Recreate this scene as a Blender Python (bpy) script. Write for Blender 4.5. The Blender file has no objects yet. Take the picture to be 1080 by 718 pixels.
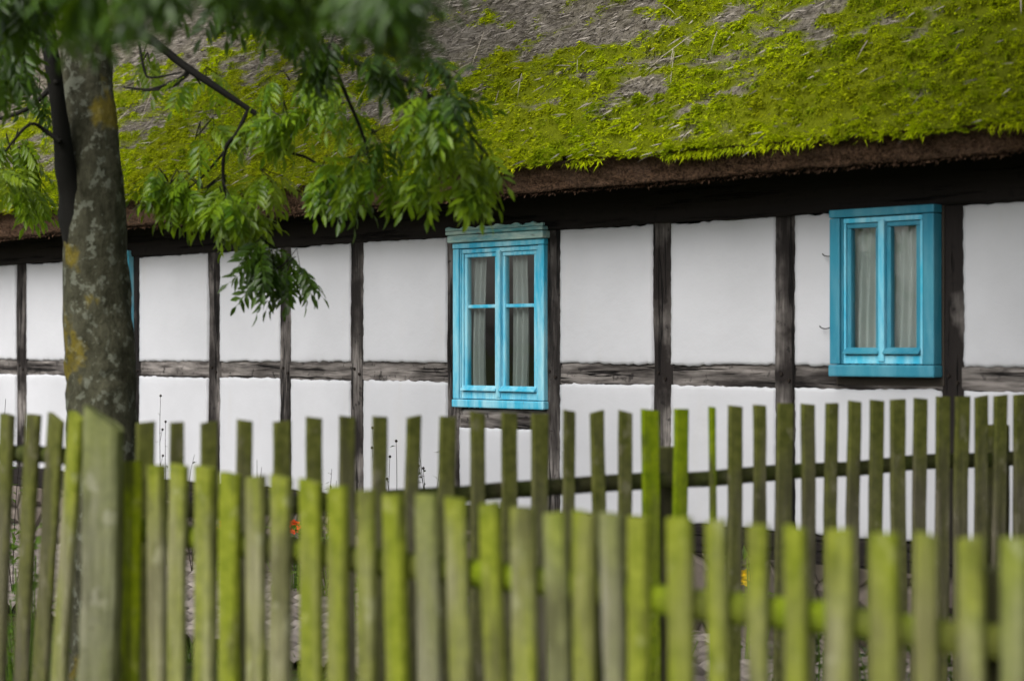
import bpy, bmesh, math, random
import numpy as np
from mathutils import Vector

rng = np.random.default_rng(11)
RND = random.Random(5)
scene = bpy.context.scene
COL = scene.collection

# ------------------------------------------------------------------ camera model
# wall plane is y = 0 (the cottage front), the camera stands in the yard and looks at it at 45 degrees
F, CX, CY, HY = 1995.0, 540.0, 359.0, 368.0
D0, EYE = 10.7, 1.5
S = math.sqrt(0.5)
CAM = np.array((D0 * S, -D0 * S, EYE))
FWD = np.array((-S, S, 0.0))
RGT = np.array((S, S, 0.0))
UP = np.array((0, 0, 1.0))

def ray(px, py):
    return FWD + RGT * ((px - CX) / F) + UP * ((HY - py) / F)
def at(px, py, D):
    return CAM + ray(px, py) * D
def on_wall(px, py, y=0.0):
    r = ray(px, py)
    return CAM + r * ((y - CAM[1]) / r[1])
def depth_of(p):
    return float(np.dot(np.asarray(p) - CAM, FWD))

# ------------------------------------------------------------------ noise
_T = np.random.default_rng(3).random((256, 256))
def vn(x, y, seed=0):
    x = np.asarray(x, float) + seed * 17.31; y = np.asarray(y, float) + seed * 7.77
    xi = np.floor(x).astype(int); yi = np.floor(y).astype(int)
    fx = x - xi; fy = y - yi
    fx = fx * fx * (3 - 2 * fx); fy = fy * fy * (3 - 2 * fy)
    a = _T[xi & 255, yi & 255]; b = _T[(xi + 1) & 255, yi & 255]
    c = _T[xi & 255, (yi + 1) & 255]; d = _T[(xi + 1) & 255, (yi + 1) & 255]
    return (a + (b - a) * fx + (c - a) * fy + (a - b - c + d) * fx * fy) * 2 - 1
def fbm(x, y, seed=0, o=4):
    r = 0; a = 1; n = 0
    for k in range(o):
        r = r + a * vn(np.asarray(x) * 2 ** k, np.asarray(y) * 2 ** k, seed + k * 3); n += a; a *= .5
    return r / n

# ------------------------------------------------------------------ object helpers
def wloc(o):
    p = np.zeros(3)
    while o is not None:
        p = p + np.array(o.location); o = o.parent
    return p
def link(name, me, mat, parent):
    o = bpy.data.objects.new(name, me); COL.objects.link(o)
    if parent is not None:
        o.parent = parent
    if mat is not None:
        me.materials.append(mat)
    return o
def build(name, V, Fs, mat, parent=None, smooth=False):
    """V world coordinates, Fs list of index tuples -> ONE mesh object"""
    V = np.asarray(V, float)
    if parent is not None: V = V - wloc(parent)
    me = bpy.data.meshes.new(name)
    me.from_pydata([tuple(v) for v in V], [], [tuple(int(i) for i in f) for f in Fs])
    me.validate(); me.update()
    if smooth: me.polygons.foreach_set('use_smooth', [True] * len(me.polygons))
    return link(name, me, mat, parent)
def build_np(name, V, Q, mat, parent=None, smooth=False, attrs=None):
    """fast: Q is an (n,k) array of faces with k corners"""
    V = np.asarray(V, np.float32)
    if parent is not None: V = V - wloc(parent).astype(np.float32)
    Q = np.asarray(Q, np.int32); n, k = Q.shape
    me = bpy.data.meshes.new(name)
    me.vertices.add(len(V)); me.vertices.foreach_set('co', V.ravel())
    me.loops.add(n * k); me.loops.foreach_set('vertex_index', Q.ravel())
    me.polygons.add(n); me.polygons.foreach_set('loop_start', np.arange(0, n * k, k, dtype=np.int32))
    me.polygons.foreach_set('loop_total', np.full(n, k, np.int32))
    me.update(calc_edges=True)
    if smooth: me.polygons.foreach_set('use_smooth', np.ones(n, bool))
    for nm, arr in (attrs or {}).items():
        a = me.attributes.new(nm, 'FLOAT', 'POINT'); a.data.foreach_set('value', np.asarray(arr, np.float32))
    return link(name, me, mat, parent)
def empty(name, loc):
    o = bpy.data.objects.new(name, None); COL.objects.link(o); o.location = tuple(float(c) for c in loc); return o
def tag(o, label=None, cat=None, group=None, kind=None):
    for k, v in (('label', label), ('category', cat), ('group', group), ('kind', kind)):
        if v: o[k] = v
    return o

def unit(v):
    v = np.asarray(v, float); return v / (np.linalg.norm(v) + 1e-12)

class MB:
    def __init__(s): s.V = []; s.F = []
    def add(s, V, Fs):
        b = len(s.V); s.V += [tuple(v) for v in V]; s.F += [tuple(i + b for i in f) for f in Fs]; return s
    def box(s, x0, x1, y0, y1, z0, z1, bev=0.0):
        """axis aligned box with bevelled long edges"""
        bm = bmesh.new(); bmesh.ops.create_cube(bm, size=1.0)
        for v in bm.verts:
            v.co = ((x0 + x1) / 2 + v.co.x * (x1 - x0), (y0 + y1) / 2 + v.co.y * (y1 - y0), (z0 + z1) / 2 + v.co.z * (z1 - z0))
        if bev > 0:
            bmesh.ops.bevel(bm, geom=list(bm.edges), offset=bev, segments=2, affect='EDGES', profile=.6)
        bm.verts.index_update()
        V = [tuple(v.co) for v in bm.verts]; Fs = [[v.index for v in f.verts] for f in bm.faces]
        bm.free(); return s.add(V, Fs)
    def tube(s, pts, rad, n=8, rough=0.0, seed=0):
        pts = np.asarray(pts, float); m = len(pts)
        rad = np.broadcast_to(np.asarray(rad, float), (m,))
        V = []; u = None
        for i in range(m):
            t = unit(pts[min(i + 1, m - 1)] - pts[max(i - 1, 0)])
            if u is None: u = unit(np.cross(t, (0.3, 0.9, 0.2) if abs(t[2]) > .8 else (0, 0, 1)))
            u = unit(u - t * np.dot(u, t)); w = np.cross(t, u)
            for k in range(n):
                a = 2 * math.pi * k / n
                r = rad[i] * (1 + rough * float(vn(i * .45 + 3 * math.cos(a), 3 * math.sin(a), seed)))
                V.append(pts[i] + (u * math.cos(a) + w * math.sin(a)) * r)
        Fs = [(i * n + k, i * n + (k + 1) % n, (i + 1) * n + (k + 1) % n, (i + 1) * n + k) for i in range(m - 1) for k in range(n)]
        Fs.append(tuple(range(n))[::-1]); Fs.append(tuple(range((m - 1) * n, m * n)))
        return s.add(V, Fs)
    def timber(s, p0, p1, side, w, t, n=14, wob=.006, seed=0, corner=.25, taper=1.0, slant=0.0, bow=0.0):
        """rough-sawn timber: rounded rectangular section swept from p0 to p1, uneven along its length"""
        p0 = np.asarray(p0, float); p1 = np.asarray(p1, float)
        ax = unit(p1 - p0); sd = unit(np.asarray(side) - ax * np.dot(side, ax)); th = np.cross(ax, sd)
        c = corner * min(w, t)
        hw, ht = w / 2, t / 2
        sec = []
        for (sx, sy, a0) in ((1, 1, 0), (-1, 1, 90), (-1, -1, 180), (1, -1, 270)):
            for a in (0, 45, 90):
                r = math.radians(a0 + a)
                sec.append((sx * (hw - c) + c * math.cos(r), sy * (ht - c) + c * math.sin(r)))
        K = len(sec); V = []
        L = np.linalg.norm(p1 - p0)
        for i in range(n + 1):
            f = i / n
            cc = p0 + (p1 - p0) * f + sd * (wob * float(vn(f * L * 3.1, seed * 1.7, 1)) + bow * math.sin(f * math.pi)) + th * (wob * .6 * float(vn(f * L * 2.7, seed * 2.3, 2)))
            sc = 1 + (taper - 1) * f
            for k, (a, b) in enumerate(sec):
                e = wob * .9 * float(vn(f * L * 7 + k * 5.3, seed * 3.1 + k, 4))
                q = cc + sd * (a * sc + math.copysign(e, a)) + th * b
                if i == n: q = q + ax * (slant * a / hw)
                V.append(q)
        Fs = [(i * K + k, i * K + (k + 1) % K, (i + 1) * K + (k + 1) % K, (i + 1) * K + k) for i in range(n) for k in range(K)]
        Fs.append(tuple(range(K))[::-1]); Fs.append(tuple(range(n * K, (n + 1) * K)))
        return s.add(V, Fs)
    def build(s, name, mat, parent=None, smooth=False):
        return build(name, s.V, s.F, mat, parent, smooth)

# ------------------------------------------------------------------ materials
def new_mat(name):
    m = bpy.data.materials.new(name); m.use_nodes = True; m.node_tree.nodes.clear(); return m, m.node_tree.nodes, m.node_tree.links
class NT:
    def __init__(s, name):
        s.m, s.n, s.l = new_mat(name)
        s.out = s.n.new('ShaderNodeOutputMaterial'); s.tc = s.n.new('ShaderNodeTexCoord')
    def noise(s, scale=(1, 1, 1), sc=5, detail=4, rough=.55, src='Object', rnd=False):
        mp = s.n.new('ShaderNodeMapping'); mp.inputs['Scale'].default_value = scale
        s.l.new(s.tc.outputs[src], mp.inputs['Vector'])
        if rnd:
            oi = s.n.new('ShaderNodeObjectInfo'); mul = s.n.new('ShaderNodeMath'); mul.operation = 'MULTIPLY'; mul.inputs[1].default_value = 37.0
            s.l.new(oi.outputs['Random'], mul.inputs[0]); s.l.new(mul.outputs[0], mp.inputs['Location'])
        t = s.n.new('ShaderNodeTexNoise'); t.inputs['Scale'].default_value = sc; t.inputs['Detail'].default_value = detail; t.inputs['Roughness'].default_value = rough
        s.l.new(mp.outputs[0], t.inputs['Vector']); return t.outputs['Fac']
    def ramp(s, fac, stops):
        r = s.n.new('ShaderNodeValToRGB'); e = r.color_ramp.elements
        while len(e) < len(stops): e.new(.5)
        for el, (p, c) in zip(e, stops):
            el.position = p; el.color = (c, c, c, 1) if not hasattr(c, '__len__') else (*c, 1)
        s.l.new(fac, r.inputs[0]); return r.outputs[0]
    def mix(s, fac, a, b, mode='MIX'):
        x = s.n.new('ShaderNodeMix'); x.data_type = 'RGBA'; x.blend_type = mode
        for sock, v in ((x.inputs[0], fac), (x.inputs[6], a), (x.inputs[7], b)):
            if isinstance(v, (int, float)): sock.default_value = v
            elif isinstance(v, tuple): sock.default_value = (*v, 1)
            else: s.l.new(v, sock)
        return x.outputs[2]
    def math(s, op, a, b=0.0):
        x = s.n.new('ShaderNodeMath'); x.operation = op
        for sock, v in ((x.inputs[0], a), (x.inputs[1], b)):
            if isinstance(v, (int, float)): sock.default_value = v
            else: s.l.new(v, sock)
        return x.outputs[0]
    def bump(s, h, strength=.4, dist=.01):
        b = s.n.new('ShaderNodeBump'); b.inputs['Strength'].default_value = strength; b.inputs['Distance'].default_value = dist
        s.l.new(h, b.inputs['Height']); return b.outputs[0]
    def attr(s, name):
        a = s.n.new('ShaderNodeAttribute'); a.attribute_name = name; return a.outputs['Fac']
    def island(s):
        g = s.n.new('ShaderNodeNewGeometry'); return g.outputs['Random Per Island']
    def objrand(s):
        return s.n.new('ShaderNodeObjectInfo').outputs['Random']
    def finish(s, col, rough=.8, normal=None, spec=.3, trans=0.0, transcol=None):
        p = s.n.new('ShaderNodeBsdfPrincipled')
        for sock, v in ((p.inputs['Base Color'], col), (p.inputs['Roughness'], rough)):
            if isinstance(v, (int, float)): sock.default_value = v
            elif isinstance(v, tuple): sock.default_value = (*v, 1)
            else: s.l.new(v, sock)
        p.inputs['Specular IOR Level'].default_value = spec
        if normal is not None: s.l.new(normal, p.inputs['Normal'])
        sh = p.outputs[0]
        if trans > 0:
            t = s.n.new('ShaderNodeBsdfTranslucent'); c = transcol if transcol is not None else col
            if isinstance(c, tuple): t.inputs[0].default_value = (*c, 1)
            else: s.l.new(c, t.inputs[0])
            mx = s.n.new('ShaderNodeMixShader'); mx.inputs[0].default_value = trans
            s.l.new(sh, mx.inputs[1]); s.l.new(t.outputs[0], mx.inputs[2]); sh = mx.outputs[0]
        s.l.new(sh, s.out.inputs['Surface']); return s.m

def m_plaster():
    t = NT('lime_plaster')
    a = t.noise(sc=1.3, detail=5); b = t.noise(sc=9, detail=6, rough=.7); c = t.noise((1, 1, .25), sc=6, detail=5)
    col = t.mix(t.ramp(a, [(.35, 0.0), (.7, 1.0)]), (.56, .568, .60), (.485, .493, .52))
    col = t.mix(t.ramp(c, [(.60, 0.0), (.82, .3)]), col, (.52, .50, .47))
    col = t.mix(t.ramp(b, [(.70, 0.0), (.80, .35)]), col, (.45, .42, .38))
    h = t.math('ADD', t.math('MULTIPLY', a, 1.6), t.math('MULTIPLY', b, .45))
    return t.finish(col, .9, t.bump(h, .5, .012), .15)
def m_timber(name, scale, grey=.5):
    t = NT(name)
    g = t.noise(scale, sc=7, detail=6, rough=.65); p = t.noise(sc=3.2, detail=4); f = t.noise(tuple(q * 2.4 for q in scale), sc=16, detail=3); k = t.noise(sc=24, detail=3)
    dark = t.mix(g, (.006, .005, .005), (.026, .021, .019))
    pale = t.mix(t.ramp(f, [(.3, 0.0), (.7, 1.0)]), (.045, .038, .035), (.36, .33, .31))
    msk = t.math('MULTIPLY', t.ramp(p, [(.62 - .3 * grey, 0.0), (.86 - .3 * grey, 1.0)]), t.ramp(g, [(.36, .05), (.6, 1.0)]))
    col = t.mix(msk, dark, pale)
    col = t.mix(t.ramp(k, [(.60, 0.0), (.70, .7)]), col, (.008, .007, .007)); ck = t.noise(tuple(1.0 if q == 1 else .05 for q in scale), sc=30, detail=3, rough=.6); col = t.mix(t.ramp(ck, [(.585, 0.0), (.62, .95), (.66, .95), (.70, 0.0)]), col, (.005, .004, .004))
    h = t.math('SUBTRACT', t.math('ADD', g, t.math('MULTIPLY', f, .5)), t.ramp(ck, [(.57, 0.0), (.64, 1.0), (.71, 0.0)]))
    return t.finish(col, .82, t.bump(h, .9, .012), .18)
def m_blue(name='blue_paint', fade=.8, scale=(1, 1, .18), dim=1.0):
    t = NT(name)
    a = t.noise(scale, sc=13, detail=6, rough=.65); b = t.noise(sc=4, detail=4); c = t.noise(scale, sc=42, detail=4, rough=.7)
    col = t.mix(t.ramp(b, [(.3, 0.0), (.7, 1.0)]), tuple(q * dim for q in (.026, .38, .60)), tuple(q * dim for q in (.065, .50, .70)))
    col = t.mix(t.math('MULTIPLY', t.ramp(a, [(.40, 0.0), (.66, 1.0)]), fade), col, (.42, .72, .80))
    col = t.mix(t.ramp(c, [(.66, 0.0), (.74, .8)]), col, (.20, .23, .20))
    return t.finish(col, .55, t.bump(t.math('ADD', a, t.math('MULTIPLY', c, .5)), .35, .004), .35)
def m_hood():
    t = NT('faded_hood_paint')
    a = t.noise((.2, 1, 1), sc=15, detail=6, rough=.7); c = t.noise((.25, 1, 1), sc=36, detail=4)
    col = t.mix(t.ramp(a, [(.38, 0.0), (.62, 1.0)]), (.09, .33, .38), (.48, .62, .56))
    col = t.mix(t.ramp(c, [(.60, 0.0), (.68, .8)]), col, (.20, .22, .20))
    return t.finish(col, .7, t.bump(a, .5, .006), .2)
def m_thatch():
    t = NT('mossy_thatch')
    a = t.noise(sc=2.2, detail=5); b = t.noise((9, 3, 3), sc=9, detail=5); ms = t.attr('moss')
    g = t.mix(b, (.06, .050, .040), (.26, .235, .20))
    g = t.mix(t.ramp(a, [(.4, 0.0), (.7, .45)]), g, (.12, .11, .05)); g = t.mix(t.ramp(t.noise(sc=14, detail=4), [(.5, 0.0), (.66, .8)]), g, (.035, .030, .018))
    mo = t.mix(a, (.055, .072, .003), (.16, .185, .004))  # base moss kept dark: shade in the hollows between cushions put into the colour
    col = t.mix(ms, g, mo)
    return t.finish(col, .95, t.bump(b, .8, .02), .1)
def m_moss():
    t = NT('moss_cushion')
    r = t.island(); a = t.noise(sc=1.1, detail=4); b = t.noise(sc=5, detail=3)
    col = t.mix(r, (.32, .42, .004), (.70, .79, .010))
    col = t.mix(t.ramp(a, [(.42, 0.0), (.68, .8)]), col, (.30, .29, .014))
    col = t.mix(t.ramp(b, [(.46, 0.0), (.68, .75)]), col, (.16, .26, .006))
    return t.finish(col, .95, None, .05, .34)
def m_straw(name, c0, c1):
    t = NT(name); r = t.island()
    return t.finish(t.mix(r, c0, c1), .85, None, .15, .1)
def m_eave():
    t = NT('cut_reed_ends')
    a = t.noise(sc=5, detail=4); b = t.noise(sc=60, detail=3, rough=.7)
    col = t.mix(t.ramp(b, [(.35, 0.0), (.7, 1.0)]), (.020, .012, .008), (.15, .088, .054))
    col = t.mix(t.ramp(a, [(.45, 0.0), (.7, .6)]), col, (.10, .065, .045))
    return t.finish(col, .9, t.bump(b, 1.0, .02), .1)
def m_fence(name, wood0, wood1, alg0, alg1, amount):
    t = NT(name)
    g = t.noise((1, 1, .09), sc=30, detail=6, rough=.7, rnd=True); p = t.noise((1, 1, .22), sc=7, detail=5, rough=.6, rnd=True); k = t.noise(sc=26, detail=5, rough=.65, rnd=True); r = t.objrand()
    q = t.noise((1, 1, .35), sc=9, detail=4, rnd=True)
    wood = t.mix(t.ramp(g, [(.3, 0.0), (.7, 1.0)]), wood0, wood1)
    alg = t.mix(t.ramp(k, [(.3, 0.0), (.7, 1.0)]), alg0, alg1)
    amt = t.math('ADD', t.ramp(p, [(.34, 0.0), (.62, 1.0)]), t.math('MULTIPLY', t.math('SUBTRACT', r, .5), .6))
    sep = t.n.new('ShaderNodeSeparateXYZ'); t.l.new(t.tc.outputs['Object'], sep.inputs[0])
    top = t.math('MULTIPLY', t.math('SUBTRACT', sep.outputs['Z'], .95), 3.0)   # algae grows thickest on the rain-wet heads
    amt = t.math('ADD', amt, t.math('MAXIMUM', top, 0.0))
    f = t.n.new('ShaderNodeMath'); f.operation = 'MULTIPLY'; f.use_clamp = True; t.l.new(amt, f.inputs[0]); f.inputs[1].default_value = amount
    col = t.mix(f.outputs[0], wood, alg)
    col = t.mix(t.ramp(q, [(.54, 0.0), (.66, .65)]), col, (.050, .048, .022))
    u = t.noise((1, 1, .7), sc=15, detail=5, rnd=True); col = t.mix(t.ramp(u, [(.60, 0.0), (.68, .30)]), col, tuple(min(.4, c_ * 1.5 + .03) for c_ in wood1))
    col = t.mix(t.ramp(k, [(.64, 0.0), (.72, .6)]), col, (.030, .028, .016))
    return t.finish(col, .9, t.bump(t.math('ADD', g, t.math('MULTIPLY', k, .5)), .8, .008), .12)
def m_bark():
    t = NT('lichened_bark')
    a = t.noise((1, 1, .5), sc=14, detail=7, rough=.75); b = t.noise(sc=17, detail=5, rough=.65); c = t.noise((1, 1, .8), sc=4.2, detail=5); d = t.noise(sc=38, detail=5)
    col = t.mix(t.ramp(a, [(.32, 0.0), (.68, 1.0)]), (.020, .020, .011), (.090, .088, .058))
    col = t.mix(t.ramp(b, [(.55, 0.0), (.60, .7)]), col, (.17, .18, .14))
    col = t.mix(t.ramp(c, [(.58, 0.0), (.64, .7)]), col, t.mix(d, (.10, .075, .010), (.23, .18, .012)))
    col = t.mix(t.ramp(d, [(.62, 0.0), (.74, .6)]), col, (.03, .028, .018))
    return t.finish(col, .9, t.bump(t.math('ADD', a, t.math('MULTIPLY', d, .5)), .9, .02), .12)
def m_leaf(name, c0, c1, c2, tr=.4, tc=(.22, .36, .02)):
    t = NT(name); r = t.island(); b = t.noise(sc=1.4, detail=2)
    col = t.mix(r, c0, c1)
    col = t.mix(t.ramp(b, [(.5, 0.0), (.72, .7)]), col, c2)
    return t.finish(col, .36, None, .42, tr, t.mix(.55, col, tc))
def m_flat(name, c, rough=.85, spec=.2, tr=0.0):
    t = NT(name); b = t.noise(sc=14, detail=4)
    return t.finish(t.mix(b, tuple(q * .75 for q in c), tuple(min(1, q * 1.2) for q in c)), rough, None, spec, tr)
def m_glass():
    t = NT('old_window_glass')
    tr = t.n.new('ShaderNodeBsdfTransparent'); tr.inputs[0].default_value = (.90, .93, .92, 1)
    gl = t.n.new('ShaderNodeBsdfGlossy'); gl.inputs['Roughness'].default_value = .03
    fr = t.n.new('ShaderNodeFresnel'); fr.inputs[0].default_value = 1.52
    bp = t.bump(t.noise(sc=3.5, detail=2), .12, .02); t.l.new(bp, gl.inputs['Normal'])
    geo = t.n.new('ShaderNodeNewGeometry'); k = t.math('MULTIPLY', t.math('MULTIPLY', fr.outputs[0], 2.4), t.math('SUBTRACT', 1.0, geo.outputs['Backfacing']))
    mx = t.n.new('ShaderNodeMixShader'); t.l.new(k, mx.inputs[0]); t.l.new(tr.outputs[0], mx.inputs[1]); t.l.new(gl.outputs[0], mx.inputs[2])
    t.l.new(mx.outputs[0], t.out.inputs['Surface']); return t.m
def m_stone():
    t = NT('field_stone')
    v = t.n.new('ShaderNodeTexVoronoi'); v.inputs['Scale'].default_value = 5.5; t.l.new(t.tc.outputs['Object'], v.inputs['Vector'])
    e = t.n.new('ShaderNodeTexVoronoi'); e.feature = 'DISTANCE_TO_EDGE'; e.inputs['Scale'].default_value = 5.5; t.l.new(t.tc.outputs['Object'], e.inputs['Vector'])
    n = t.noise(sc=20, detail=5)
    sx = t.n.new('ShaderNodeSeparateXYZ'); t.l.new(v.outputs['Color'], sx.inputs[0])
    col = t.mix(sx.outputs[0], (.085, .068, .056), (.19, .16, .138)); col = t.mix(t.ramp(n, [(.4, 0.0), (.7, .6)]), col, (.10, .085, .072))
    col = t.mix(t.ramp(e.outputs['Distance'], [(.02, 1.0), (.10, 0.0)]), col, (.05, .042, .032))
    return t.finish(col, .85, t.bump(t.ramp(e.outputs['Distance'], [(0, 0.0), (.2, 1.0)]), 1.0, .04), .2)
def m_cobble():
    t = NT('cobble_stone'); a = t.attr('tone'); g = t.attr('gap'); n = t.noise(sc=26, detail=5)
    col = t.mix(a, (.13, .108, .095), (.30, .262, .235)); col = t.mix(t.ramp(n, [(.4, 0.0), (.75, .5)]), col, (.25, .22, .19))
    col = t.mix(g, col, (.035, .034, .018))
    return t.finish(col, .85, t.bump(n, .4, .01), .2)
def m_ground():
    t = NT('garden_ground'); a = t.noise(sc=.6, detail=5); b = t.noise(sc=9, detail=6)
    col = t.mix(a, (.035, .055, .012), (.075, .10, .02)); col = t.mix(t.ramp(b, [(.45, 0.0), (.65, .8)]), col, (.055, .042, .026))
    return t.finish(col, .95, t.bump(b, .7, .04), .1)
def m_curtain(name='net_curtain', k=1.0):
    t = NT(name); f = t.noise((1, 1, .1), sc=30, detail=3)
    return t.finish(t.mix(f, tuple(q * k for q in (.36, .38, .37)), tuple(q * k for q in (.56, .58, .57))), .9, None, .1, .35)

M = dict(plaster=m_plaster(), post=m_timber('weathered_post', (1, 1, .12), .74), rail=m_timber('weathered_rail', (.12, 1, 1), 1.4), tar=m_timber('tarred_beam', (.12, 1, 1), -.25),
         post_dark=m_timber('tarred_post', (1, 1, .12), .15),
         blue=m_blue(), blue2=m_blue('dimmed_blue_paint', .15, dim=.48), blue_pale=m_blue('washed_blue_paint', .95), hood=m_hood(), thatch=m_thatch(), moss=m_moss(), straw=m_straw('grey_straw', (.07, .058, .045), (.52, .47, .41)),  # right-hand window's blue is darkened: light falloff put into the colour
         stalk=m_straw('loose_reed', (.16, .135, .10), (.46, .41, .34)),
         eave=m_eave(), reed=m_straw('brown_reed_tip', (.022, .013, .009), (.14, .082, .052)), bark=m_bark(),
         twig=m_flat('dark_twig', (.010, .009, .007)), stem2=m_flat('shaded_bark', (.007, .0065, .005)),  # second stem and main limb near black: crown shade put into the bark colour
         leaf=m_leaf('ash_leaf', (.010, .032, .003), (.060, .130, .006), (.022, .045, .004), .38, (.20, .32, .008)),  # darker leaf copy, crown shade put into its colour
         leaf_lit=m_leaf('lit_ash_leaf', (.045, .12, .005), (.22, .35, .008), (.17, .19, .008), .48, (.34, .46, .02)),  # lighter copy of the same leaf: light on the hanging sprays painted in
         fence_f=m_fence('mossy_pale_picket', (.075, .072, .032), (.28, .272, .155), (.105, .130, .010), (.24, .265, .034), .95),
         fence_y=m_fence('bright_algae_picket', (.13, .145, .03), (.24, .25, .06), (.18, .24, .004), (.33, .39, .010), 1.3),
         fence_b=m_fence('olive_picket', (.050, .045, .030), (.150, .135, .095), (.055, .062, .012), (.125, .132, .030), .85),
         fence_bg=m_fence('green_picket', (.08, .085, .020), (.14, .15, .03), (.10, .15, .003), (.20, .26, .006), 1.2),
         fence_m=m_fence('green_picket_face', (.085, .085, .030), (.22, .215, .09), (.11, .14, .008), (.225, .255, .026), 1.0),
         fence_g=m_fence('grey_picket', (.085, .080, .050), (.27, .26, .185), (.11, .135, .015), (.22, .25, .045), .6),
         fence_p=m_fence('grey_post', (.07, .068, .045), (.25, .24, .185), (.10, .125, .015), (.20, .23, .05), .32),
         rail_f=m_fence('mossy_rail', (.05, .058, .012), (.11, .12, .02), (.10, .145, .004), (.20, .26, .008), 1.1),
         rail_b=m_fence('dark_rail', (.020, .019, .010), (.05, .045, .022), (.028, .040, .008), (.06, .072, .012), .8),
         glass=m_glass(), stone=m_stone(), cobble=m_cobble(), ground=m_ground(), curtain=m_curtain(), curtain_glare=m_curtain('glare_net_curtain', 1.35), dark=m_flat('dark_room', (.05, .042, .034)),  # right-hand curtain lightened: the pane's pale sky reflection put into its colour
         weed=m_leaf('dusty_weed', (.018, .028, .014), (.045, .06, .025), (.03, .03, .02), .2, (.06, .09, .02)), weed_g=m_leaf('dark_bed_leaf', (.020, .045, .008), (.06, .11, .014), (.035, .06, .010), .3), seed=m_flat('seed_head', (.02, .015, .012)),
         garden=m_leaf('garden_leaf', (.05, .11, .012), (.13, .22, .02), (.08, .14, .014), .35), red=m_flat('red_petal', (.75, .07, .012), .6), yellow=m_flat('yellow_petal', (.80, .52, .01), .6),
         grass=m_leaf('grass_blade', (.035, .07, .012), (.09, .14, .02), (.06, .08, .015), .3))

# ------------------------------------------------------------------ ground
def ground():
    xs = np.concatenate([-np.geomspace(900, 22, 14), np.linspace(-20, 14, 120), np.geomspace(16, 900, 14)])
    ys = np.concatenate([-np.geomspace(900, 22, 14), np.linspace(-20, 14, 120), np.geomspace(16, 900, 14)])
    X, Y = np.meshgrid(xs, ys, indexing='ij'); Z = .018 * fbm(X * 1.3, Y * 1.3, 2) - .02
    V = np.stack([X, Y, Z], -1).reshape(-1, 3); ny = len(ys)
    i = np.arange(len(xs) - 1)[:, None] * ny + np.arange(ny - 1)[None]; i = i.ravel()
    o = build_np('ground', V, np.stack([i, i + ny, i + ny + 1, i + 1], 1), M['ground'], None, True); o['kind'] = 'structure'
ground()

def cobbles():
    # strip of rounded field stones laid along the foot of the wall
    dx = .022; xs = np.arange(-11, 4.5, dx); ys = np.arange(-2.0, -.02, dx)
    X, Y = np.meshgrid(xs, ys, indexing='ij'); c = .13
    best = np.full(X.shape, 9.0); sec = np.full(X.shape, 9.0); tone = np.zeros(X.shape)
    gx = np.floor(X / c).astype(int); gy = np.floor(Y / c).astype(int)
    for a in (-1, 0, 1):
        for b in (-1, 0, 1):
            hx = _T[(gx + a) & 255, (gy + b) & 255]; hy = _T[(gx + a + 91) & 255, (gy + b + 37) & 255]
            d = np.hypot((gx + a + .5 + .7 * (hx - .5)) * c - X, (gy + b + .5 + .7 * (hy - .5)) * c - Y)
            n = d < best
            sec = np.where(n, best, np.minimum(sec, d)); tone = np.where(n, _T[(gx + a + 11) & 255, (gy + b + 5) & 255], tone); best = np.where(n, d, best)
    e = np.clip((sec - best) / (c * .55), 0, 1)
    Z = .012 + .055 * np.sqrt(e) + .012 * fbm(X * 3, Y * 3, 5)
    V = np.stack([X, Y, Z], -1).reshape(-1, 3); ny = len(ys)
    i = (np.arange(len(xs) - 1)[:, None] * ny + np.arange(ny - 1)[None]).ravel()
    o = build_np('cobbled_path', V, np.stack([i, i + ny, i + ny + 1, i + 1], 1), M['cobble'], None, True, {'tone': tone.ravel(), 'gap': np.clip(1 - e.ravel() * 3.5, 0, 1)})
    o['kind'] = 'structure'
cobbles()

# ------------------------------------------------------------------ the cottage
WX0, WX1, WYB = None, 8.0, 6.6
PITCH = math.radians(47); TP = math.tan(PITCH)
YL = -.52                                            # plane of the thatch lip
lip = np.array([on_wall(px, py, YL) for px, py in ((60, 218), (145, 211), (294, 198), (346, 194), (560, 178), (700, 160), (900, 145), (1070, 125))])
bot = np.array([on_wall(px, py, -.42) for px, py in ((164, 237), (306, 229), (353, 224), (560, 208), (700, 192), (900, 177), (1060, 163))])
cl = np.polyfit(lip[:, 0], lip[:, 2], 1); cb = np.polyfit(bot[:, 0], bot[:, 2], 1)
zl = lambda x: np.polyval(cl, np.clip(x, -9, 4.5)) + .018 * fbm(np.asarray(x) * .7, 0 * np.asarray(x), 9)
zb = lambda x: np.polyval(cb, np.clip(x, -9, 4.5)) + .014 * fbm(np.asarray(x) * 1.1, 0 * np.asarray(x), 19)
# left hip: the corner from which the hip edge is seen crossing the top left of the view
best = None
for xc in np.linspace(-14, -6, 161):
    for tt in np.linspace(.2, 3, 80):
        p = np.array((xc + tt, YL + tt, float(np.polyval(cl, -9)) + tt * TP)); D = depth_of(p)
        u = CX + F * np.dot(p - CAM, RGT) / D; v = HY - F * (p[2] - EYE) / D
        e = (u - 22) ** 2 + (v - 45) ** 2
        if best is None or e < best[0]: best = (e, xc)
XH = best[1]; WX0 = XH + .55
print('HIP', XH, 'lip', zl(0.), 'bot', zb(0.), cl, cb)

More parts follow.
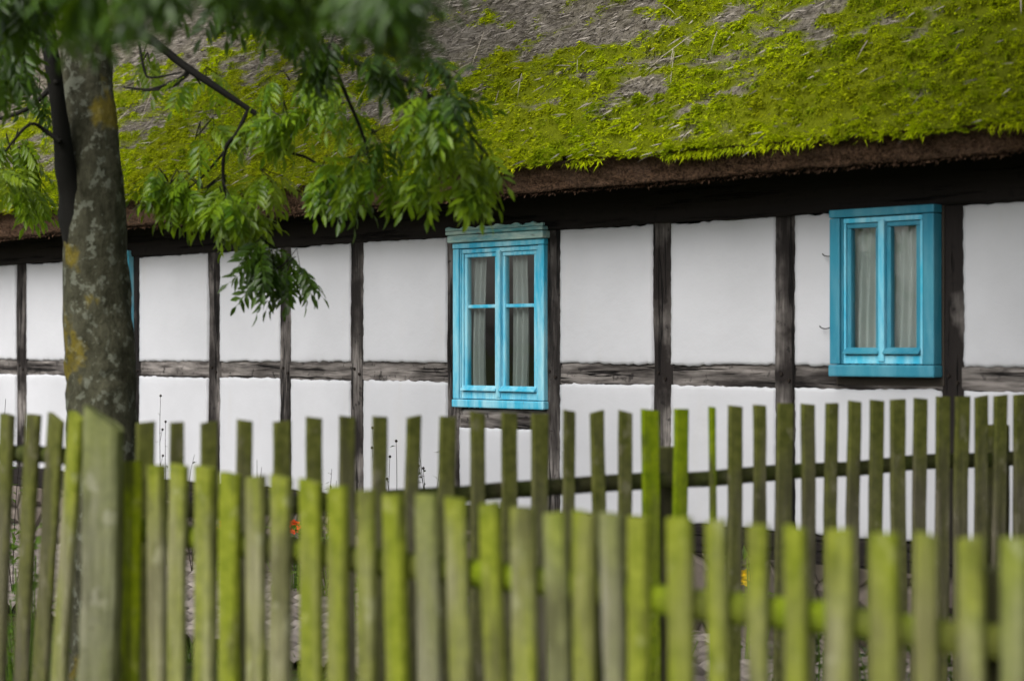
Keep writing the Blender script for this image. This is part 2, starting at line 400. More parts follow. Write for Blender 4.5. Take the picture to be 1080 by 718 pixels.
house = empty('timber_framed_cottage', (0, 0, 0))
tag(house, 'long white half-timbered cottage with mossy thatched roof and blue windows behind the fences', 'cottage')
YT = -.022                                           # front face of the timbers
WZ0, WZ1 = .60, None
beam_pts = np.array([on_wall(px, py, YT) for px, py in ((10, 280), (50, 277.5), (180, 271), (330, 261), (422, 253), (650, 239), (770, 232), (855, 228), (1050, 215.6))])
cbm = np.polyfit(beam_pts[:, 0], beam_pts[:, 2], 1); zbm = lambda x: float(np.polyval(cbm, x))
rail_pts = np.array([on_wall(px, py, YT) for px, py in ((50, 386), (180, 390), (340, 392), (640, 394.5), (850, 397), (1050, 399.5))])
crl = np.polyfit(rail_pts[:, 0], rail_pts[:, 2], 1); zrl = lambda x: float(np.polyval(crl, x))
RH = .115
print('beam z', zbm(0), zbm(-5), 'rail', zrl(0), zrl(-5))
posts_px = [(16.7, 29, 'post'), (139, 148, 'post_dark'), (219, 233, 'post'), (295.6, 308, 'post'), (369.5, 384.5, 'post'), (471, 486, 'post'), (574, 592, 'post'), (688, 709, 'post'), (817, 840, 'post'), (993, 1018, 'post_dark')]
posts = []
for a, b, mt in posts_px:
    posts.append((on_wall(a, 320, YT)[0], on_wall(b, 320, YT)[0], mt))
w0 = posts[0]; step = .95
x = w0[0] - step
extra = [(posts[1][0] - 1.02, posts[1][0] - .90, 'post')]
while x > WX0 + .3: extra.append((x, x + .13, 'post')); x -= step
x = posts[-1][1] + .95
while x < WX1 - .3: extra.append((x, x + .14, 'post')); x += 1.0
posts = sorted(posts + extra[1:] + [(WX0, WX0 + .16, 'post'), (WX1 - .16, WX1, 'post')])
for i, (a, b, mt) in enumerate(posts):
    xm = (a + b) / 2
    MB().timber((xm, YT + .07, WZ0 - .02), (xm, YT + .07, zbm(xm) + .05), (1, 0, 0), b - a, .14, 22, .007, i + 3, .10, bow=RND.uniform(-.008, .008)).build('post', M[mt], house)
for (a, b, mt) in posts:
    xm = (a + b) / 2
    for dx, dz in ((-.022, .014), (.024, -.018)):
        pg = MB(); pg.tube([(xm + dx, YT - .010, zrl(xm) + dz), (xm + dx, YT + .03, zrl(xm) + dz)], .009, 8)
        pg.build('peg', M['seed'], house)
print('posts', [(round(a, 2), round(b, 2)) for a, b, _ in posts])

# windows in wall coordinates -----------------------------------------------------------------
def rect(x0, x1, y0, y1, yp):
    a = on_wall(x0, y0, yp); b = on_wall(x1, y1, yp); return a[0], b[0], b[2], a[2]
W1 = rect(478, 574, 257, 432, -.05)
W2 = rect(876, 986, 222, 398, -.09)
W3 = rect(78, 137.5, 268, 420, -.05)
print('W1', W1, 'W2', W2, 'W3', W3)
winx = [(W1, 'a'), (W2, 'b'), (W3, 'c')]

def panel(x0, x1, z0f, z1f, seed):
    """one lime-plastered infill with ragged edges lapping over the timbers"""
    nu = max(14, int((x1 - x0) / .016)); zm = z1f((x0 + x1) / 2) - z0f((x0 + x1) / 2); nv = max(12, int(abs(zm) / .016))
    eu, ev = .003 / (x1 - x0), .003 / zm
    us = np.concatenate([[0], np.linspace(eu, 1 - eu, nu - 1), [1]]); vs_ = np.concatenate([[0], np.linspace(ev, 1 - ev, nv - 1), [1]])
    U, W = np.meshgrid(us, vs_, indexing='ij')
    X = x0 + (x1 - x0) * U
    Z0 = np.vectorize(z0f)(X); Z1 = np.vectorize(z1f)(X)
    Z = Z0 + (Z1 - Z0) * W
    r = .0052
    X = X + r * (fbm(Z * 34, Z * 0 + 5, seed, 4) + .4 * vn(Z * 4, Z * 0, seed)) * (np.abs(U - .5) * 2) ** 6 * 1.3
    Z = Z + (r * 1.5) * (1.1 * fbm(X * 30, X * 0, seed + 7, 4) + .7 * vn(X * 4, X * 0, seed + 7)) * (np.abs(W - .5) * 2) ** 6 * 1.3
    ex = np.minimum(U, 1 - U) * (x1 - x0); ez = np.minimum(W, 1 - W) * (Z1 - Z0); e = np.minimum(ex, ez)
    Y = YT - .006 - .004 * np.clip(e / .03, 0, 1) - .006 * fbm(X * 2.2, Z * 2.2, seed + 2) * np.clip(e / .06, 0, 1)
    Y = np.where(e < 1e-6, YT + .03, Y)
    V = np.stack([X, Y, Z], -1).reshape(-1, 3); n = nv + 1
    i = (np.arange(nu)[:, None] * n + np.arange(nv)[None]).ravel()
    build_np('plaster_panel', V, np.stack([i, i + n, i + n + 1, i + 1], 1), M['plaster'], house, True)
railtop = lambda x: zrl(x) + RH / 2
railbot = lambda x: zrl(x) - RH / 2
beamb = lambda x: zbm(x)
sill = lambda x: WZ0
lap = .006
for k in range(len(posts) - 1):
    x0, x1 = posts[k][1] - lap, posts[k + 1][0] + lap
    xm = (x0 + x1) / 2; win = None
    for w, nm in winx:
        if x0 - .1 < (w[0] + w[1]) / 2 < x1 + .1: win = (w, nm)
    f_ = lambda g, d=0.0: (lambda x, a=x0: g(x) + d) 
    if win is None:
        panel(x0, x1, lambda x: railtop(x) - .004, lambda x: beamb(x) + .004, k * 5)
        panel(x0, x1, sill, lambda x: railbot(x) + .004, k * 5 + 2)
        zm = zrl(xm); MB().timber((x0 - .01, YT + .066, zrl(x0)), (x1 + .01, YT + .066, zrl(x1)), (0, 0, 1), RH, .13, 16, .010, k + 40, .14).build('rail', M['rail'], house)
    elif win[1] == 'a':
        zt = W1[2] - .012
        MB().timber((x0 - .01, YT + .06, zt - .052), (x1 + .01, YT + .06, zt - .052), (0, 0, 1), .104, .12, 12, .006, k + 40, .12).build('rail', M['rail'], house)
        panel(x0, x1, sill, lambda x: zt - .100, k * 5 + 2)
    elif win[1] == 'b':
        panel(x0, W2[0] + .012, lambda x: railtop(x) - .004, lambda x: beamb(x) + .004, k * 5)
        panel(x0, x1, sill, lambda x: railbot(x) + .004, k * 5 + 2)
        MB().timber((x0 - .01, YT + .066, zrl(x0)), (x1 + .01, YT + .066, zrl(x1)), (0, 0, 1), RH + .02, .13, 16, .010, k + 40, .14).build('rail', M['rail'], house)
        MB().timber((W2[1] + .045, YT + .062, zrl(x1) - .02), (W2[1] + .045, YT + .062, zbm(x1) + .03), (1, 0, 0), .10, .11, 10, .008, k + 90, .12).build('post', M['post_dark'], house)
    else:
        panel(x0, W3[0] + .012, lambda x: railtop(x) - .004, lambda x: beamb(x) + .004, k * 5)
        panel(x0, x1, sill, lambda x: railbot(x) + .004, k * 5 + 2)
        MB().timber((x0 - .01, YT + .066, zrl(x0)), (x1 + .01, YT + .066, zrl(x1)), (0, 0, 1), RH, .13, 16, .010, k + 40, .14).build('rail', M['rail'], house)
        if x1 - W3[1] > .02: panel(W3[1] - .012, x1, lambda x: railtop(x) - .004, lambda x: beamb(x) + .004, k * 5 + 4)

# wall plate under the eave, ground sill, plinth
nb = 60; xs = np.linspace(WX0, WX1, nb)
mb = MB()
BH = .30
V = []; K = 6
for i, xx in enumerate(np.linspace(WX0 - .05, WX1 + .05, 240)):
    e = .010 * float(fbm(xx * 5, 0.0, 33)) ; z0 = zbm(xx) + e; z1 = zbm(xx) + BH
    for y, z in ((.10, z0 + .01), (-.035, z0 + .006), (-.046, z0 + .02), (-.046 + e, z1), (.10, z1)): V.append((xx, y, z))
Fs = [(i * 5 + k, (i + 1) * 5 + k, (i + 1) * 5 + (k + 1) % 5, i * 5 + (k + 1) % 5) for i in range(239) for k in range(5)]
Fs += [tuple(range(5)), tuple(range(239 * 5, 240 * 5))[::-1]]
build('wall_plate', V, Fs, M['tar'], house)
MB().timber((WX0 - .03, YT + .075, WZ0 - .075), (WX1 + .03, YT + .075, WZ0 - .075), (0, 0, 1), .15, .17, 120, .012, 77, .12).build('sill_beam', M['tar'], house)
nx, nz = 300, 14
X, Z = np.meshgrid(np.linspace(WX0 - .04, WX1 + .04, nx), np.linspace(-.1, WZ0 - .14, nz), indexing='ij')
Y = -.05 + .02 * fbm(X * 4, Z * 4, 3)
V = np.stack([X, Y, Z], -1).reshape(-1, 3); i = (np.arange(nx - 1)[:, None] * nz + np.arange(nz - 1)[None]).ravel()
build_np('foundation', V, np.stack([i, i + nz, i + nz + 1, i + 1], 1), M['stone'], house, True)
# other walls, floor and dark room inside
sh = MB()
sh.box(WX0, WX0 + .14, .14, WYB, 0, zbm(WX0) + .28)
sh.box(WX1 - .14, WX1, .14, WYB, 0, zbm(WX1) + .28)
sh.box(WX0 + .14, WX1 - .14, WYB - .14, WYB, 0, 2.4)
sh.build('outer_wall', M['plaster'], house)
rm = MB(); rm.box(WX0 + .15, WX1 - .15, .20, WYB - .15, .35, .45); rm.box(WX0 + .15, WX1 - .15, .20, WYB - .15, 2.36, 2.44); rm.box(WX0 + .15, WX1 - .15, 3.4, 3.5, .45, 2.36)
rm.build('room_lining', M['dark'], house)  # lining in a plain dark brown

# windows ------------------------------------------------------------------------------------
def curtain(cm, win, x0, x1, z0, z1, y, folds, seed):
    n = max(24, int(folds * 10)); V = []; 
    xs = np.linspace(x0, x1, n)
    for i, xx in enumerate(xs):
        f = i / (n - 1) * folds * 2 * math.pi
        for z in np.linspace(z1, z0, 9):
            s = (z1 - z) / (z1 - z0)
            V.append((xx + .006 * math.sin(z * 5 + seed), y + (.008 + .012 * s) * math.sin(f + .5 * math.sin(z * 3 + seed)), z))
    Fs = [(i * 9 + k, (i + 1) * 9 + k, (i + 1) * 9 + k + 1, i * 9 + k + 1) for i in range(n - 1) for k in range(8)]
    build('curtain', V, Fs, M[cm], win, True)
def window(w, yf, border, mat, bars, hood, curtains, ledge=True):
    x0, x1, z0, z1 = w; W = x1 - x0
    win = MB()
    fd = .07                                         # outer casing stands proud of the wall
    b = border
    g = .0025
    win.box(x0, x0 + b, yf, yf + fd, z0 + b, z1 - b * .7, .006); win.box(x1 - b, x1, yf, yf + fd, z0 + b, z1 - b * .7, .006)
    win.box(x0 - .004, x1 + .004, yf - .006, yf + fd, z0, z0 + b - g, .008); win.box(x0 - .002, x1 + .002, yf - .002, yf + fd, z1 - b * .7 + g, z1, .006)
    # moulded inner lip of the casing
    l = .010
    win.box(x0 + b + g, x0 + b + l, yf + .012, yf + fd, z0 + b, z1 - b * .7, .004); win.box(x1 - b - l, x1 - b - g, yf + .012, yf + fd, z0 + b, z1 - b * .7, .004)
    o = win.build('window', mat, house)
    ix0, ix1, iz0, iz1 = x0 + b + l + .002, x1 - b - l - .002, z0 + b + .002, z1 - b * .7 - .002
    # fixed inner frame with mullion
    fr = MB(); fy = yf + .014; t = .024
    fr.box(ix0, ix1, fy, fy + .05, iz1 - t, iz1, .004); fr.box(ix0, ix1, fy, fy + .05, iz0, iz0 + t * 1.7, .004)
    fr.box(ix0, ix0 + t * .55, fy + .003, fy + .05, iz0 + t * 1.7, iz1 - t, .003); fr.box(ix1 - t * .55, ix1, fy + .003, fy + .05, iz0 + t * 1.7, iz1 - t, .003)
    xm = (ix0 + ix1) / 2
    fr.box(xm - .017, xm + .017, fy - .010, fy + .05, iz0 + t * 1.7 - .03, iz1 - t * .6, .006)
    fr.build('inner_frame', M['blue_pale' if bars else 'blue'], o)
    for sx0, sx1 in ((ix0 + t * .55 + .002, xm - .019), (xm + .019, ix1 - t * .55 - .002)):
        sa = MB(); sz0, sz1 = iz0 + t * 1.7 + .002, iz1 - t - .002; s = .023; sy = fy + .010
        sa.box(sx0, sx0 + s, sy, sy + .035, sz0 + s, sz1 - s, .004); sa.box(sx1 - s, sx1, sy, sy + .035, sz0 + s, sz1 - s, .004)
        sa.box(sx0, sx1, sy, sy + .035, sz1 - s + .001, sz1, .004); sa.box(sx0, sx1, sy, sy + .035, sz0, sz0 + s - .001, .004)
        if bars:
            zc = sz0 + (sz1 - sz0) * .615; sa.box(sx0 + s + .001, sx1 - s - .001, sy + .004, sy + .030, zc - .010, zc + .010, .004)
        sa.build('sash', mat, o)
        if ledge:
            le = MB(); le.add(*wedge(sx0 - .006, sx1 + .006, sy - .030, sy - .002, sz0 + .004, sz0 + .034)); le.build('drip_ledge', mat, o)
        pg = MB(); pg.box(sx0 + s - .004, sx1 - s + .004, sy + .016, sy + .019, sz0 + s - .004, sz1 - s + .004); pg.build('pane', M['glass'], o)
        for (a0, a1) in curtains(sx0, sx1): curtain('curtain' if bars else 'curtain_glare', o, a0, a1, sz0 - .1, sz1 + .03, yf + .082, max(2, (a1 - a0) / .045), a0 * 7)
    if hood:
        hd = MB()
        hd.box(x0 - .020, x1 + .016, yf - .026, yf + fd, z1 + .003, z1 + .044, .007)
        hd.box(x0 - .028, x1 + .022, yf - .034, yf + fd, z1 + .047, z1 + .068, .007)
        # carved, weather-eaten crest
        n = 60; V = []
        for i in range(n):
            f = i / (n - 1); xx = x0 - .03 + (x1 - x0 + .052) * f
            zz = z1 + .080 + .012 * abs(math.sin(f * math.pi * 6 + .6)) + .006 * float(vn(f * 40, 1, 3))
            for y, z in ((yf - .030, z1 + .070), (yf - .030, zz), (yf - .014, zz), (yf - .014, z1 + .070)): V.append((xx, y, z))
        Fs = [(i * 4 + k, (i + 1) * 4 + k, (i + 1) * 4 + (k + 1) % 4, i * 4 + (k + 1) % 4) for i in range(n - 1) for k in range(4)] + [(0, 1, 2, 3), ((n - 1) * 4 + 3, (n - 1) * 4 + 2, (n - 1) * 4 + 1, (n - 1) * 4)]
        hd.add(V, Fs)
        h = hd.build('hood', M['hood'], o)
    # timber reveal closing the opening into the room
    rv = MB(); ry0, ry1 = yf + fd + .001, .19
    rv.box(x0 - .01, x0 + b * .6, ry0, ry1, z0 - .04, z1 + .05); rv.box(x1 - b * .6, x1 + .01, ry0, ry1, z0 - .04, z1 + .05)
    rv.box(x0 + b * .6, x1 - b * .6, ry0, ry1, z0 - .04, z0 + b * .6); rv.box(x0 + b * .6, x1 - b * .6, ry0, ry1, z1 - b * .5, z1 + .05)
    rv.build('reveal', M['dark'], o)
    return o
def wedge(x0, x1, y0, y1, z0, z1):
    V = [(x0, y0, z0), (x0, y0, z0 + .006), (x0, y1, z1), (x0, y1, z0), (x1, y0, z0), (x1, y0, z0 + .006), (x1, y1, z1), (x1, y1, z0)]
    return V, [(0, 1, 2, 3), (7, 6, 5, 4), (0, 4, 5, 1), (1, 5, 6, 2), (2, 6, 7, 3), (3, 7, 4, 0)]
wA = window(W1, -.055, .048, M['blue'], True, True, lambda a, b: [(a - .04, a + (b - a) * .44)] if a < (W1[0] + W1[1]) / 2 - .1 else [(a + .03, a + (b - a) * .56)])
wA['label'] = 'four-paned blue window under a weathered hood'
wB = window(W2, -.10, .058, M['blue2'], False, False, lambda a, b: [(a - .03, b + .03)])
wB['label'] = 'two-paned blue window with a box casing'
wC = window(W3, -.07, .06, M['blue'], True, False, lambda a, b: [(a, b)])
wC['label'] = 'blue window mostly hidden behind the tree trunk'
# small iron hooks left of the right-hand window
for px, py in ((869, 346), (872, 270)):
    p = on_wall(px, py, YT - .02)
    MB().tube([p + (.06, .03, 0), p + (.045, -.012, .002), p + (.025, -.02, -.004), p + (.005, -.025, .000), p + (-.008, -.025, .010)], .003, 6).build('iron_hook', M['seed'], house)

# ------------------------------------------------------------------ thatched roof
RX0, RX1 = XH, WX1 + .5
YR = (WYB) / 2
xs = np.concatenate([np.arange(RX0, 4.6, .024), np.arange(4.7, RX1 + .01, .15)])
fine = np.arange(0, 2.3, .0165)
ys = np.concatenate([YL + fine, np.arange(YL + 2.4, YR, .16), [YR], np.arange(YR + .2, WYB - YL + .02, .2)])
X, Y = np.meshgrid(xs, ys, indexing='ij')
ZL = zl(X)
def roofz(X, Y):
    ZL = zl(X)
    z = ZL + (Y - YL) * TP
    z = np.minimum(z, ZL + (WYB - YL - Y) * TP)
    z = np.minimum(z, ZL + (X - RX0 + .0) * TP * 1.0)
    z = np.minimum(z, ZL + (RX1 - X) * TP + .3)
    return z
def moss_mask(X, s):
    n = fbm(X * 1.0 - s * .7, s * 2.2 + X * .5, 21, 5) * 1.2 + fbm(X * 5 - s * 4, s * 9, 31, 4) * 1.1
    cov = .44 + .42 * np.clip(-X - 1.2, 0, 1.5) * np.clip(1.3 - .5 * s, 0, 1) - .62 * s + (.20 * np.clip(X, 0, 3.0) + .05 * np.clip(X, -5, 0)) * np.clip(s, .15, 1.6) + .35 * np.exp(-s * 4)
    return np.clip((n + cov) * 3.2 + .5, 0, 1)
Sd = (Y - YL) / math.cos(PITCH)
ms = moss_mask(X, Sd)
disp = .035 * fbm(X * 1.1, Sd * 1.1, 41, 3) + .022 * fbm(X * 7, Sd * 5, 43, 4) + ms * (.020 + .075 * fbm(X * 12 - Sd * 8, Sd * 19 + X * 3, 45, 3))
saw = (Sd * 3.1 + .5 * fbm(X * 1.5, Sd * 2, 47)) % 1.0            # courses of reed step slightly
disp += -.012 * saw
nrm = np.array((0, -math.sin(PITCH), math.cos(PITCH)))
fade = np.where(Y <= YR, 1.0, .3)
Zr = roofz(X, Y)
V = np.stack([X, Y, Zr], -1) + disp[..., None] * fade[..., None] * nrm
ny = len(ys); i = (np.arange(len(xs) - 1)[:, None] * ny + np.arange(ny - 1)[None]).ravel()
roof = build_np('roof', V.reshape(-1, 3), np.stack([i, i + ny, i + ny + 1, i + 1], 1), M['thatch'], house, True, {'moss': ms.ravel()})
roof['label'] = 'thatched roof patched with bright green moss'

Q = math.radians(24)
out = np.array((0, -math.cos(Q), -math.sin(Q)))
def blades(P, d, L, W, seed, droop=0.0):
    """tapered two-faced blades: P base, d direction, L length, W width"""
    n = len(P); r = np.random.default_rng(seed)
    d = d / np.linalg.norm(d, axis=1, keepdims=True)
    a = np.cross(d, r.normal(size=(n, 3))); a /= np.linalg.norm(a, axis=1, keepdims=True) + 1e-9
    m = P + d * (L * .55)[:, None]; t = P + d * L[:, None]
    m[:, 2] -= droop * L * .15; t[:, 2] -= droop * L * .5
    h = (a * (W / 2)[:, None])
    V = np.stack([P - h, P + h, m + h * .9, m - h * .9, t], 1).reshape(-1, 3)
    b = np.arange(n)[:, None] * 5
    T = np.concatenate([b + np.array([[0, 1, 2]]), b + np.array([[0, 2, 3]]), b + np.array([[3, 2, 4]])], 0)
    return V, T
def roof_points(n, smax, seed, xlo=RX0 + .3, xhi=4.5):
    r = np.random.default_rng(seed)
    x = r.uniform(xlo, xhi, n); s = smax * r.random(n) ** 1.15
    y = YL + s * math.cos(PITCH)
    d = .035 * fbm(x * 1.1, s * 1.1, 41, 3) + .022 * fbm(x * 7, s * 5, 43, 4)
    mk = moss_mask(x, s)
    d = d + mk * (.020 + .075 * fbm(x * 12 - s * 8, s * 19 + x * 3, 45, 3)) - .012 * ((s * 3.1 + .5 * fbm(x * 1.5, s * 2, 47)) % 1.0)
    z = roofz(x, y)
    ok = z > zl(x) + (y - YL) * TP - .02
    P = np.stack([x, y, z], 1) + d[:, None] * nrm
    return P[ok], s[ok], mk[ok], r
# moss tufts
P, s, mk, r = roof_points(900000, 2.5, 101, xhi=4.0)
hol = fbm(P[:, 0] * 12 - s * 8, s * 19 + P[:, 0] * 3, 45, 3)
keep = (r.random(len(P)) < mk * .95) & (hol > -.15 + .09 * r.normal(size=len(P)))
P = P[keep]; n = len(P)
P = P + r.normal(size=(n, 3)) * .004 - nrm * .012
d = out * .95 + nrm * .42 + r.normal(size=(n, 3)) * .40
clump = fbm(P[:, 0] * 16, (P[:, 1] + P[:, 2]) * 9, 61, 2)
L = (.018 + .016 * r.random(n)) * (1 + .7 * clump); W = .0075 + .006 * r.random(n)
hx = r.uniform(RX0 + .3, 4.5, 26000); hs_ = r.uniform(-.03, .05, 26000)
hk = moss_mask(hx, np.abs(hs_)) * (fbm(hx * 5, hx * 0, 83, 3) * 1.6 + .30)
ok = r.random(26000) < hk; hx = hx[ok]; hs_ = hs_[ok]
HP = np.stack([hx, YL + hs_ * math.cos(PITCH), zl(hx) + hs_ * math.sin(PITCH)], 1) + r.normal(size=(len(hx), 3)) * .006
P = np.concatenate([P, HP]); d = np.concatenate([d, np.array((0, -.45, -.6)) + r.normal(size=(len(hx), 3)) * .35]); L = np.concatenate([L, .016 + .022 * r.random(len(hx))]); W = np.concatenate([W, np.full(len(hx), .006)])
v1, t1 = blades(P, d, np.clip(L, .008, .05), W, 5, .25); v1 = v1.reshape(-1, 5, 3)[:, [0, 1, 4]].reshape(-1, 3); t1 = np.arange(len(v1)).reshape(-1, 3)
mo = build_np('moss', v1, t1, M['moss'], roof)
# weathered straw tips
P, s, mk, r = roof_points(120000, 3.0, 103)
keep = r.random(len(P)) < (1 - mk * .95)
P = P[keep]; n = len(P)
d = out + nrm * .12 + r.normal(size=(n, 3)) * .20
v2, t2 = blades(P - nrm * .01 - out * .02, d, .045 + .10 * r.random(n) ** 2, .0045 + .005 * r.random(n), 6, .1)
build_np('straw', v2, t2, M['straw'], roof)
# loose pale reeds lying on the slope
P, s, mk, r = roof_points(260, 2.6, 105); far = s > .55; P = P[far]
n = len(P); slope_dn = np.array((0, -math.cos(PITCH), -math.sin(PITCH)))
ang = r.normal(size=n) * .55
d = slope_dn[None] * np.cos(ang)[:, None] + np.array((1, 0, 0))[None] * np.sin(ang)[:, None] + nrm * .10
v3, t3 = blades(P + nrm * .03, d, .12 + .35 * r.random(n) ** 2, .0035 + .003 * r.random(n), 7, .35)
build_np('loose_reed', v3, t3, M['stalk'], roof)['kind'] = 'stuff'

# thick cut eave
ex = np.arange(RX0 + .02, RX1, .022)
prof = np.linspace(0, 1, 15)
EX, T = np.meshgrid(ex, prof, indexing='ij')
ZT, ZB_ = zl(EX), zb(EX)
a = np.clip(T / .62, 0, 1); b = np.clip((T - .62) / .38, 0, 1)
EY = np.where(T < .62, YL + .055 * np.clip(a * 6, 0, 1) * (1 - a) + .10 * a, -.42 + (.16 + .42) * b)
EZ = np.where(T < .62, ZT + .012 + (ZB_ - ZT - .012) * a, ZB_ + .50 * b)
nz_ = .018 * fbm(EX * 6, T * 5, 71, 4) + .012 * fbm(EX * 22, T * 14, 73, 2)
EY = EY + nz_ * np.where(T < .66, 1, .4) + .02 * a * (1 - b) * fbm(EX * 2.2, T * 0, 77, 2); EZ = EZ + nz_ * .5
n2 = len(prof); i = (np.arange(len(ex) - 1)[:, None] * n2 + np.arange(n2 - 1)[None]).ravel()
eave = build_np('eave', np.stack([EX, EY, EZ], -1).reshape(-1, 3), np.stack([i, i + 1, i + n2 + 1, i + n2], 1), M['eave'], house, True)
r = np.random.default_rng(9); n = 30000
x = r.uniform(RX0 + .3, 4.6, n); a = r.random(n)
P = np.stack([x, YL + .02 + .055 * (1 - a) + .10 * a + .018 * fbm(x * 6, a * 3.1, 71, 4), zl(x) + .0 + (zb(x) - zl(x)) * a], 1)
d = out * .9 + np.array((0, -.1, -.25)) + r.normal(size=(n, 3)) * .35
v4, t4 = blades(P, d, .012 + .022 * r.random(n) ** 4, .006 + .005 * r.random(n), 8, 0)
build_np('reed_end', v4, t4, M['reed'], eave)

# ------------------------------------------------------------------ fences
def fence_section(name, label, pickets, D_of, mats, rails, posts, thick, bottom=.06, group=None, cosang=.71, dirv=None):
    c = [(p[0] + p[1]) / 2 for p in pickets]
    base = at(c[0], 400, D_of(c[0])); base[2] = 0
    o = empty(name, base); tag(o, label, 'fence', group)
    for k, p in enumerate(pickets):
        x0, x1, yt = p[:3]; mt = p[3] if len(p) > 3 else mats; lean = p[4] if len(p) > 4 else 0.0
        cx = (x0 + x1) / 2; D = D_of(cx); top = at(cx, yt, D); cosv = abs(np.dot(dirv, RGT) - (cx - CX) / F * np.dot(dirv, FWD)); w = max(.022, ((x1 - x0) * D / F - (.75 if len(pickets) < 10 else .34) * thick) / cosv)
        low = at(cx - lean, yt, D_of(cx - lean)); low[2] = bottom
        nb_ = dirv
        MB().timber(low, top, nb_, w, thick * RND.uniform(.85, 1.2), 12, .0035, k * 3.7 + len(pickets), .34, taper=RND.uniform(.94, 1.02), slant=RND.uniform(-.006, .006), bow=RND.uniform(-.006, .006)).build('picket', M[mt], o)
    nrmv = unit(np.cross(dirv, UP)); nrmv = nrmv if np.dot(nrmv, FWD) > 0 else -nrmv
    for (pa, pb, ya, yb, hh, mt) in rails:
        a_ = at(pa, ya, D_of(pa)) + nrmv * (thick * .5 + .030); b_ = at(pb, yb, D_of(pb)) + nrmv * (thick * .5 + .030)
        MB().timber(a_, b_, UP, hh, .055, 30, .008, pa * .1, .42).build('rail', M[mt], o)
    for (px, yt, w, mt) in posts:
        D = D_of(px); t_ = at(px, yt, D) + nrmv * (thick * .5 + .062 + w / 2); l_ = t_.copy(); l_[2] = -.3
        MB().timber(l_, t_, dirv, w, w, 10, .006, px * .3, .35).build('post', M[mt], o)
    return o
def lin(pa, Da, pb, Db):
    return lambda px: 1 / (1 / Da + (1 / Db - 1 / Da) * (px - pa) / (pb - pa))
Df = lin(138, 5.55, 1070, 3.55); Db_ = lin(130, 5.75, 1077, 7.35); Dl = lin(8, 6.35, 105, 5.62)
dirf = unit((at(1070, 400, Df(1070)) - at(138, 400, Df(138))) * (1, 1, 0)); dirb = unit((at(1077, 400, Db_(1077)) - at(130, 400, Db_(130))) * (1, 1, 0)); dirl = unit((at(105, 400, Dl(105)) - at(8, 400, Dl(8))) * (1, 1, 0))
front = [(131, 149, 486, 'fence_y', 3), (156.5, 174, 490, 'fence_f', -4), (179.5, 198, 490, 'fence_f', 2), (207, 227, 492, 'fence_f', 4), (232, 253, 499, 'fence_m', 3), (259.6, 279, 502, 'fence_f', -4), (285, 307, 502, 'fence_f', -3),
         (315.7, 339, 507, 'fence_m', 0), (347, 368, 512, 'fence_m', 2), (377, 397, 516, 'fence_f', -5), (404.5, 427.5, 520, 'fence_m', -6), (438, 462, 521, 'fence_g', -8), (469, 493, 525, 'fence_f', -10), (505, 527, 530, 'fence_m', -12), (538.5, 565, 535, 'fence_f', -6), (573, 597, 540, 'fence_g', -12),
         (604, 628, 540, 'fence_m', -4), (633, 655.5, 541, 'fence_g', -6), (662, 685, 545, 'fence_f', -6), (701, 729, 545, 'fence_m', -2), (744, 767, 549, 'fence_f', -6), (787, 810, 553, 'fence_f', -3), (826, 851, 556, 'fence_m', 0), (871, 902, 557, 'fence_f', 2), (917, 949, 562, 'fence_m', 3), (964, 990, 563, 'fence_m', 3), (1009, 1040, 566, 'fence_f', 4), (1054, 1085, 567, 'fence_g', 3),
         (1104, 1136, 571, 'fence_f', 2), (1158, 1190, 575, 'fence_y', 0), (1212, 1246, 580, 'fence_f', 2), (1268, 1303, 584, 'fence_f', 1)]
fence_section('picket_fence', 'near picket fence with pale green algae on low blunt pickets', front, Df, 'fence_f',
              [(118, 1300, 560, 712, .062, 'rail_f'), (118, 1300, 850, 1010, .062, 'rail_f')], [(585, 575, .085, 'rail_b'), (1025, 605, .085, 'rail_b'), (1300, 620, .085, 'rail_b')], .030, cosang=.72, dirv=dirf)
back = [(143, 164, 445), (178.5, 195, 445), (211, 230, 445), (248.5, 267, 443), (287, 307, 444), (323, 342, 440), (357.5, 376, 439), (392, 409, 439), (427, 444, 439), (462, 481, 439), (495, 512, 435), (529, 547, 435), (560.5, 579, 436), (593, 607, 433), (623, 638, 434), (652, 667, 434),
        (676, 695.6, 432, 'fence_bg'), (710.6, 726.7, 431, 'fence_bg'), (747, 755, 429, 'fence_bg'), (767.6, 783, 428), (794, 808, 427), (819, 837, 425), (844, 859, 426), (870, 884.5, 425), (894, 908, 423), (917, 932, 422), (939, 955, 421), (963, 978, 420), (987.5, 1003, 418), (1007, 1023, 418), (1028, 1042, 418), (1048, 1063, 417), (1069, 1084, 416),
        (1091, 1105, 416), (1112, 1127, 415), (1134, 1148, 414), (1155, 1169, 414)]
back = [(p[0], p[1], p[2], p[3] if len(p) > 3 else 'fence_b', RND.uniform(-3, 5)) for p in back]
fence_section('picket_fence', 'dark olive picket fence running from the grey corner post back towards the cottage', back, Db_, 'fence_b',
              [(118, 1170, 547, 476, .05, 'rail_b'), (118, 1170, 860, 720, .05, 'rail_b')], [(719, 473, .10, 'fence_b'), (1072, 449, .09, 'fence_b')], .020, cosang=.89, dirv=dirb)
left = [(-60, -42, 434, 'fence_b', 12), (-32, -16, 435, 'fence_b', 14), (1, 16, 437, 'fence_b', 13), (27, 43, 437, 'fence_b', 17), (50, 69, 440, 'fence_b', 25), (73, 90, 438, 'fence_f', 27)]
lf = fence_section('picket_fence', 'leaning olive pickets to the left of the grey corner post', left, Dl, 'fence_b',
              [(-70, 100, 474, 484, .05, 'rail_b'), (-70, 100, 760, 820, .05, 'rail_b')], [], .022, cosang=.78, dirv=dirl)
